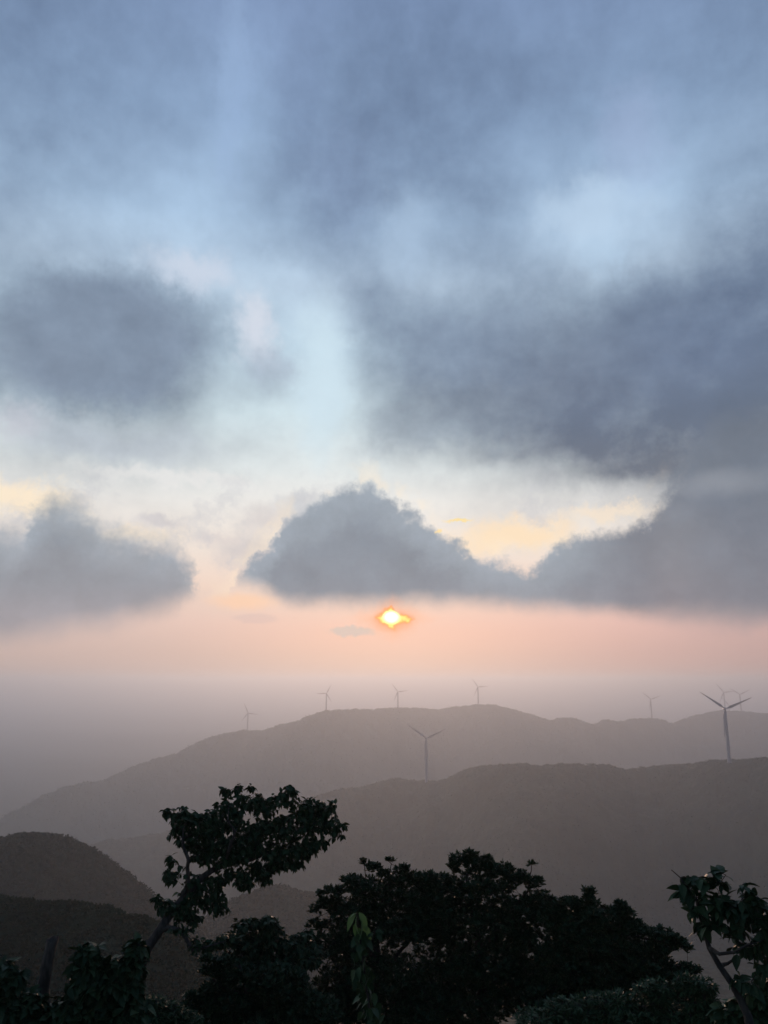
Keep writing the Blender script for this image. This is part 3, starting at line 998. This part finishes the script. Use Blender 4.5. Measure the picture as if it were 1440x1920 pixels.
# broad mass of whorled-leaf shrubs in the middle
d2 = 12.0
build_plant('evergreen_shrub', 'tallest dark shrub in the middle, one leafy twig standing above its right shoulder', 'shrub',
            [[(foot(900, 1900, d2 + .4), .09)] + path(d2 + .4, (905, 1860, .07), (900, 1780, .055), (885, 1700, .035), (875, 1650, .02)),
             path(d2 + .4, (900, 1800, .04), (950, 1720, .028), (990, 1670, .014), (997, 1620, .005)),
             path(d2 + .4, (903, 1840, .05), (840, 1760, .03), (820, 1700, .015))],
            [(858, 1618, 20, 18), (885, 1604, 14, 10), (893, 1622, 26, 18), (915, 1608, 8, 8), (935, 1630, 34, 14), (965, 1645, 32, 14), (990, 1655, 26, 12), (997, 1621, 9, 4), (1008, 1650, 10, 6),
             (900, 1665, 70, 26), (965, 1710, 60, 26), (850, 1690, 50, 24), (900, 1730, 90, 28), (820, 1740, 50, 30), (980, 1770, 60, 36), (880, 1800, 110, 40), (860, 1870, 120, 50), (980, 1850, 80, 50), (812, 1665, 34, 26), (1010, 1700, 34, 30), (1030, 1720, 40, 22), (830, 1655, 20, 16)],
            d2 + .4, 2100, 21, 'small', 0.068, 8, LEAF_DARK, TWIG, stp=0.08, infl=0.5, kill=0.10, depth=0.7, rosette=True, group=SH)
build_plant('evergreen_shrub', 'wide dark evergreen shrub behind the bright green sprig, stepping down to the left', 'shrub',
            [[(foot(700, 1900, d2), .085)] + path(d2, (700, 1850, .06), (705, 1770, .045), (715, 1700, .025), (730, 1655, .012)),
             path(d2, (702, 1800, .035), (650, 1730, .022), (620, 1695, .010)), path(d2, (700, 1840, .035), (770, 1760, .022), (790, 1700, .01)),
             path(d2, (715, 1690, .012), (688, 1660, .008), (682, 1618, .004)), path(d2, (725, 1665, .008), (733, 1620, .004))],
            [(682, 1616, 6, 6), (700, 1628, 16, 8), (733, 1614, 10, 5), (718, 1640, 14, 8), (755, 1630, 16, 10), (750, 1650, 30, 12), (660, 1652, 26, 9), (625, 1670, 20, 9), (604, 1675, 10, 6), (690, 1668, 50, 20), (620, 1695, 26, 14),
             (593, 1705, 12, 7), (790, 1650, 34, 14), (770, 1685, 60, 26), (670, 1710, 60, 28), (600, 1735, 22, 8), (588, 1730, 10, 4), (740, 1740, 80, 34), (650, 1770, 60, 34), (700, 1830, 100, 44), (640, 1880, 90, 46), (770, 1890, 90, 40), (805, 1660, 26, 20), (800, 1720, 50, 40), (560, 1790, 50, 30)],
            d2, 2100, 22, 'small', 0.066, 8, LEAF_DARK, TWIG, stp=0.08, infl=0.5, kill=0.10, depth=0.7, rosette=True, group=SH)
build_plant('evergreen_shrub', 'dark shrub right of centre whose flat-topped arm reaches toward the small tree', 'shrub',
            [[(foot(1120, 1900, d2), .085)] + path(d2, (1115, 1850, .06), (1105, 1780, .04), (1095, 1720, .022), (1100, 1680, .010)),
             path(d2, (1110, 1800, .035), (1170, 1750, .02), (1240, 1765, .012)), path(d2, (1115, 1840, .035), (1200, 1810, .02), (1290, 1810, .010)),
             path(d2, (1170, 1750, .014), (1165, 1705, .006))],
            [(1105, 1672, 12, 8), (1105, 1692, 17, 12), (1068, 1694, 28, 10), (1040, 1706, 24, 10), (1163, 1698, 14, 8), (1168, 1712, 20, 10), (1120, 1722, 54, 20), (1180, 1740, 34, 15), (1235, 1753, 36, 11), (1265, 1765, 20, 10), (1285, 1775, 12, 5), (1225, 1777, 44, 10),
             (1120, 1765, 80, 26), (1190, 1800, 70, 22), (1290, 1818, 26, 9), (1240, 1825, 60, 18), (1100, 1820, 90, 38), (1080, 1880, 100, 44), (1220, 1870, 80, 34), (1300, 1870, 30, 22), (1050, 1800, 50, 30), (1040, 1720, 30, 18), (1080, 1740, 60, 30)],
            d2, 2600, 23, 'small', 0.066, 8, LEAF_DARK, TWIG, stp=0.08, infl=0.5, kill=0.10, depth=0.7, rosette=True, group=SH)
# lower ones
build_plant('leafy_shrub', 'low shrub with a flat-topped knob between the leaning tree and the middle shrubs', 'shrub',
            [[(foot(470, 1900, 11), .07)] + path(11, (470, 1860, .05), (475, 1800, .03), (485, 1750, .015)), path(11, (470, 1820, .025), (420, 1780, .012))],
            [(495, 1727, 26, 10), (460, 1735, 24, 12), (510, 1742, 20, 14), (430, 1760, 26, 12), (480, 1765, 50, 16), (545, 1765, 30, 12), (575, 1750, 16, 6), (560, 1790, 50, 26), (470, 1800, 60, 24), (395, 1770, 14, 6)],
            11, 900, 24, 'broad', 0.07, 4, LEAF_DARK, TWIG, stp=0.07, infl=0.5, kill=0.08, depth=0.8, thr=2.2, group=SH)
build_plant('evergreen_shrub', 'low layered shrub near the bottom, small tiers of leaves jutting out to the left', 'shrub',
            [[(foot(470, 1920, 10.5), .06)] + path(10.5, (470, 1890, .045), (460, 1840, .03), (450, 1810, .015)), path(10.5, (465, 1870, .025), (400, 1840, .012), (385, 1805, .006))],
            [(388, 1800, 16, 5), (420, 1806, 22, 7), (395, 1822, 22, 7), (440, 1830, 40, 14), (400, 1852, 26, 8), (370, 1868, 24, 8), (430, 1880, 60, 24), (360, 1895, 30, 16), (520, 1850, 60, 34), (560, 1900, 80, 30), (470, 1910, 100, 24)],
            10.5, 1100, 25, 'small', 0.066, 8, LEAF_DARK, TWIG, stp=0.07, infl=0.5, kill=0.09, depth=0.8, rosette=True, group=SH)
build_plant('leafy_shrub', 'paler green fine-leaved shrub low at the bottom right of the middle mass', 'shrub',
            [[(foot(1170, 1930, 8.5), .05)] + path(8.5, (1170, 1915, .035), (1170, 1880, .02)), path(8.5, (1170, 1900, .02), (1260, 1870, .01)), path(8.5, (1170, 1900, .02), (1080, 1890, .01))],
            [(1150, 1880, 50, 20), (1230, 1860, 40, 22), (1290, 1850, 28, 18), (1310, 1890, 34, 26), (1080, 1895, 60, 22), (1190, 1905, 90, 26), (1270, 1910, 60, 20), (1020, 1912, 60, 14), (1320, 1850, 24, 16), (1335, 1900, 30, 30)],
            8.5, 1000, 26, 'narrow', 0.062, 6, LEAF_SHRUB, TWIG, stp=0.06, infl=0.5, kill=0.07, depth=0.7, thr=2.5, droop=.1, group=SH)
build_plant('leafy_shrub', 'bushy dark shrub with big drooping leaves between the dead stump and the leaning trunk', 'shrub',
            [[(foot(180, 1930, 8), .06)] + path(8, (180, 1915, .04), (175, 1860, .025), (168, 1800, .012)), path(8, (180, 1890, .025), (235, 1830, .014), (258, 1785, .008))],
            [(165, 1783, 22, 8), (160, 1805, 28, 14), (200, 1815, 24, 14), (258, 1778, 16, 14), (240, 1815, 26, 20), (180, 1845, 50, 24), (230, 1860, 34, 24), (150, 1890, 60, 28), (220, 1900, 60, 24)],
            8, 800, 27, 'broad', 0.105, 4, LEAF_BROAD, TWIG, stp=0.07, infl=0.5, kill=0.08, depth=0.7, thr=2.2, group=SH)
build_plant('leafy_shrub', 'dim shrub filling the lower left corner left of the dead stump', 'shrub',
            [[(foot(30, 1930, 8), .05)] + path(8, (30, 1915, .035), (20, 1870, .02), (12, 1820, .01))],
            [(10, 1812, 16, 12), (18, 1840, 26, 20), (50, 1880, 34, 20), (10, 1890, 40, 30), (90, 1905, 44, 18)],
            8, 450, 28, 'broad', 0.09, 4, LEAF_DARK, TWIG, stp=0.07, infl=0.5, kill=0.08, depth=0.7, thr=2.2, group=SH)
build_plant('leafy_shrub', 'small fine-leaved bush at the foot of the leaning trunk, low at the bottom edge', 'shrub',
            [[(foot(300, 1930, 9), .04)] + path(9, (300, 1920, .03), (300, 1895, .015))],
            [(285, 1880, 26, 8), (310, 1900, 44, 14), (260, 1905, 30, 12), (340, 1912, 40, 10)],
            9, 300, 29, 'narrow', 0.058, 6, LEAF_SHRUB, TWIG, stp=0.06, infl=0.5, kill=0.07, depth=0.8, thr=2.5, droop=.1, group=SH)
build_plant('leafy_shrub', 'leafy bush filling the lower right corner below the small tree', 'shrub',
            [[(foot(1410, 1940, 6.5), .05)] + path(6.5, (1410, 1920, .03), (1415, 1890, .015))],
            [(1400, 1880, 26, 14), (1430, 1870, 30, 24), (1375, 1905, 34, 16), (1440, 1910, 50, 20), (1480, 1860, 40, 40)],
            6.5, 450, 30, 'broad', 0.08, 4, LEAF_SHRUB, TWIG, stp=0.06, infl=0.5, kill=0.07, depth=0.7, thr=2.2, group=SH)

# the small tree at the right edge
d8 = 6.0
t8 = [(foot(1440, 1940, d8), .06)] + path(d8, (1410, 1930, .028), (1392, 1880, .023), (1372, 1845, .021), (1352, 1812, .019), (1330, 1775, .016), (1320, 1748, .013), (1312, 1715, .011), (1308, 1690, .011), (1292, 1668, .007), (1275, 1645, .004), (1257, 1630, .003))
b8 = path(d8, (1333, 1782, .014), (1350, 1788, .012, -.1), (1375, 1786, .010, -.15), (1410, 1770, .007, -.2))
c8 = path(d8, (1358, 1822, .012), (1364, 1806, .010, .1), (1380, 1797, .008, .1), (1400, 1790, .005, .15), (1425, 1785, .004, .15))
e8 = path(d8, (1314, 1722, .010), (1340, 1700, .008, .05), (1385, 1690, .006, .1), (1430, 1700, .004, .1))
build_plant('small_tree', 'thin tree with large drooping leaves at the right edge, bare twig tip pointing up left', 'tree',
            [t8, b8, c8, e8],
            [(1300, 1650, 12, 6), (1320, 1648, 18, 9), (1345, 1655, 18, 9), (1280, 1668, 12, 9), (1295, 1680, 16, 12), (1305, 1705, 16, 14), (1335, 1690, 28, 14), (1325, 1728, 24, 12), (1362, 1700, 30, 14), (1390, 1712, 26, 16), (1372, 1735, 26, 12),
             (1400, 1690, 14, 8), (1412, 1692, 10, 5), (1425, 1720, 20, 22), (1440, 1755, 24, 24), (1410, 1775, 20, 10), (1470, 1730, 30, 30), (1430, 1815, 14, 12), (1390, 1770, 10, 5), (1385, 1835, 8, 12), (1412, 1845, 10, 12), (1395, 1665, 16, 9), (1350, 1640, 14, 7), (1420, 1690, 22, 12)],
            d8, 680, 31, 'broad', 0.088, 1, LEAF_BROAD, TWIG, stp=0.06, infl=0.4, kill=0.06, depth=0.7, thr=2.0, droop=0.5, fill=330, reach=0.2)

# dead stump
st_nodes = [np.array(foot(68, 1930, 8.3))] + [np.array(at(x, y, 8.3)) for x, y in ((76, 1890), (80, 1860), (86, 1830), (91, 1800), (95, 1780), (98, 1764))]
st_nodes.append(np.array(at(104, 1758, 8.3)))
vs, fs = [], []
rad = [.11, .075, .055, .05, .047, .046, .05, .02]
for i, (p, r_) in enumerate(zip(st_nodes, rad)):
    for s in range(14):
        t = 2 * math.pi * s / 14
        w = r_ * (1 + 0.13 * math.sin(3 * t + i) + 0.07 * math.sin(7 * t + 2 * i))
        vs.append((p[0] + w * math.cos(t), p[1] + w * math.sin(t), p[2] + (0.02 * math.sin(5 * t) if i >= 6 else 0)))
for i in range(len(rad) - 1):
    for s in range(14):
        a, b = i * 14 + s, i * 14 + (s + 1) % 14
        fs.append((a, b, b + 14, a + 14))
fs.append(tuple(range((len(rad) - 1) * 14, len(rad) * 14)))
o = mesh_obj('dead_stump', [(v[0] - st_nodes[0][0], v[1] - st_nodes[0][1], v[2] - st_nodes[0][2]) for v in vs], fs, BARK)
o.location = tuple(st_nodes[0])
tag(o, 'bare broken tree stump leaning slightly right above the lower left shrubs', 'tree stump')

# bright green sprig in front of the middle shrubs
d9 = 5.0
sp = [(foot(700, 1935, d9), .012)] + path(d9, (694, 1925, .009), (690, 1880, .007), (682, 1820, .006), (676, 1770, .005), (672, 1735, .004), (670, 1714, .003))
s2 = path(d9, (684, 1800, .004), (694, 1770, .003), (704, 1745, .002))
root = empty('young_sprig', tuple(sp[0][0]))
nodes, par, hand, nh = grow([sp, s2], np.zeros((1, 3)) + np.array(sp[-1][0]), 0.03, 0.1, 0.2, 5)
r, kids = tree_radii(nodes, par, hand, .002)
Vt, Ft = tubes(nodes, par, r)
org = np.array(sp[0][0])
np_mesh('stem', Vt - org, Ft, TWIG, root)


def hang(px, py, ang, size, dd=0.0, pitch=0.0):
    """leaf base at a pixel, pointing at an angle in the picture plane (degrees, 0 right, -90 down)"""
    return np.array(at(px, py, d9 + dd)), np.array([math.cos(R(ang)), pitch, math.sin(R(ang))]), size


Lf = [hang(671, 1712, 175, .05, 0, -.4), hang(673, 1711, -48, .10, -.02, -.3), hang(667, 1712, -135, .10, 0, -.3), hang(669, 1718, -106, .10, -.03, -.4),
      hang(675, 1722, -66, .11, -.03, -.2), hang(667, 1730, -100, .10, .01, -.3), hang(678, 1732, -50, .10, 0, -.4), hang(672, 1737, -84, .09, 0, -.4)]
P, Dd, S = map(np.array, zip(*Lf))
Vl, Fl = leaves_mesh(P, Dd, np.array([.2, .6, -.5, .9, -.7, .4, .8, -.3]), S, 'long')
a_ = np_mesh('leaves', Vl - org, Fl, LEAF_YOUNG, root, smooth=True)
g9 = np.random.default_rng(3)
Lf = []
for k in range(80):
    t = g9.random(); y = 1745 + 170 * t; x = 677 + 14 * t + g9.normal() * (5 + 8 * t)
    Lf.append(hang(x, y, -90 + g9.uniform(-75, 75), g9.uniform(.045, .085), g9.normal() * .05, g9.normal() * .5))
for k in range(7):
    Lf.append(hang(704 + g9.normal() * 4, 1745 + g9.normal() * 5, g9.uniform(-170, 0), g9.uniform(.035, .05), 0, g9.normal() * .4))
P, Dd, S = map(np.array, zip(*Lf))
Vl, Fl = leaves_mesh(P, Dd, g9.normal(size=len(P)) * .7, S, 'broad')
b_ = np_mesh('lower_leaves', Vl - org, Fl, LEAF_SHRUB, root, smooth=True)
b_['label'] = 'duller small leaves down the stem'
a_['label'] = 'fresh bright green drooping leaves at the tip'
tag(root, 'slender sprig with bright green drooping tip leaves in front of the dark middle shrubs', 'sprig')

# ------------------------------------------------------------------ haze
HZ = 95000.0
zt, zb = 60.0, float(V[:, 2].min()) - 1.0
hv = [(x, y, z) for z in (zb, zt) for x, y in ((-HZ, -HZ), (HZ, -HZ), (HZ, HZ), (-HZ, HZ))]
hf = [(3, 2, 1, 0), (4, 5, 6, 7), (0, 1, 5, 4), (1, 2, 6, 5), (2, 3, 7, 6), (3, 0, 4, 7)]
hm = bpy.data.materials.new('haze'); hm.use_nodes = True
ht = hm.node_tree; ht.nodes.clear()
pv = ht.nodes.new('ShaderNodeVolumePrincipled')
pv.inputs['Color'].default_value = (0.885, 0.95, 1.0, 1)
pv.inputs['Density'].default_value = 0.00025
pv.inputs['Anisotropy'].default_value = 0.58
ho = ht.nodes.new('ShaderNodeOutputMaterial'); ht.links.new(pv.outputs[0], ho.inputs['Volume'])
o = mesh_obj('haze', hv, hf, hm, smooth=False)
tag(o, 'evening haze filling the valleys between the ridges', 'haze', kind='stuff')
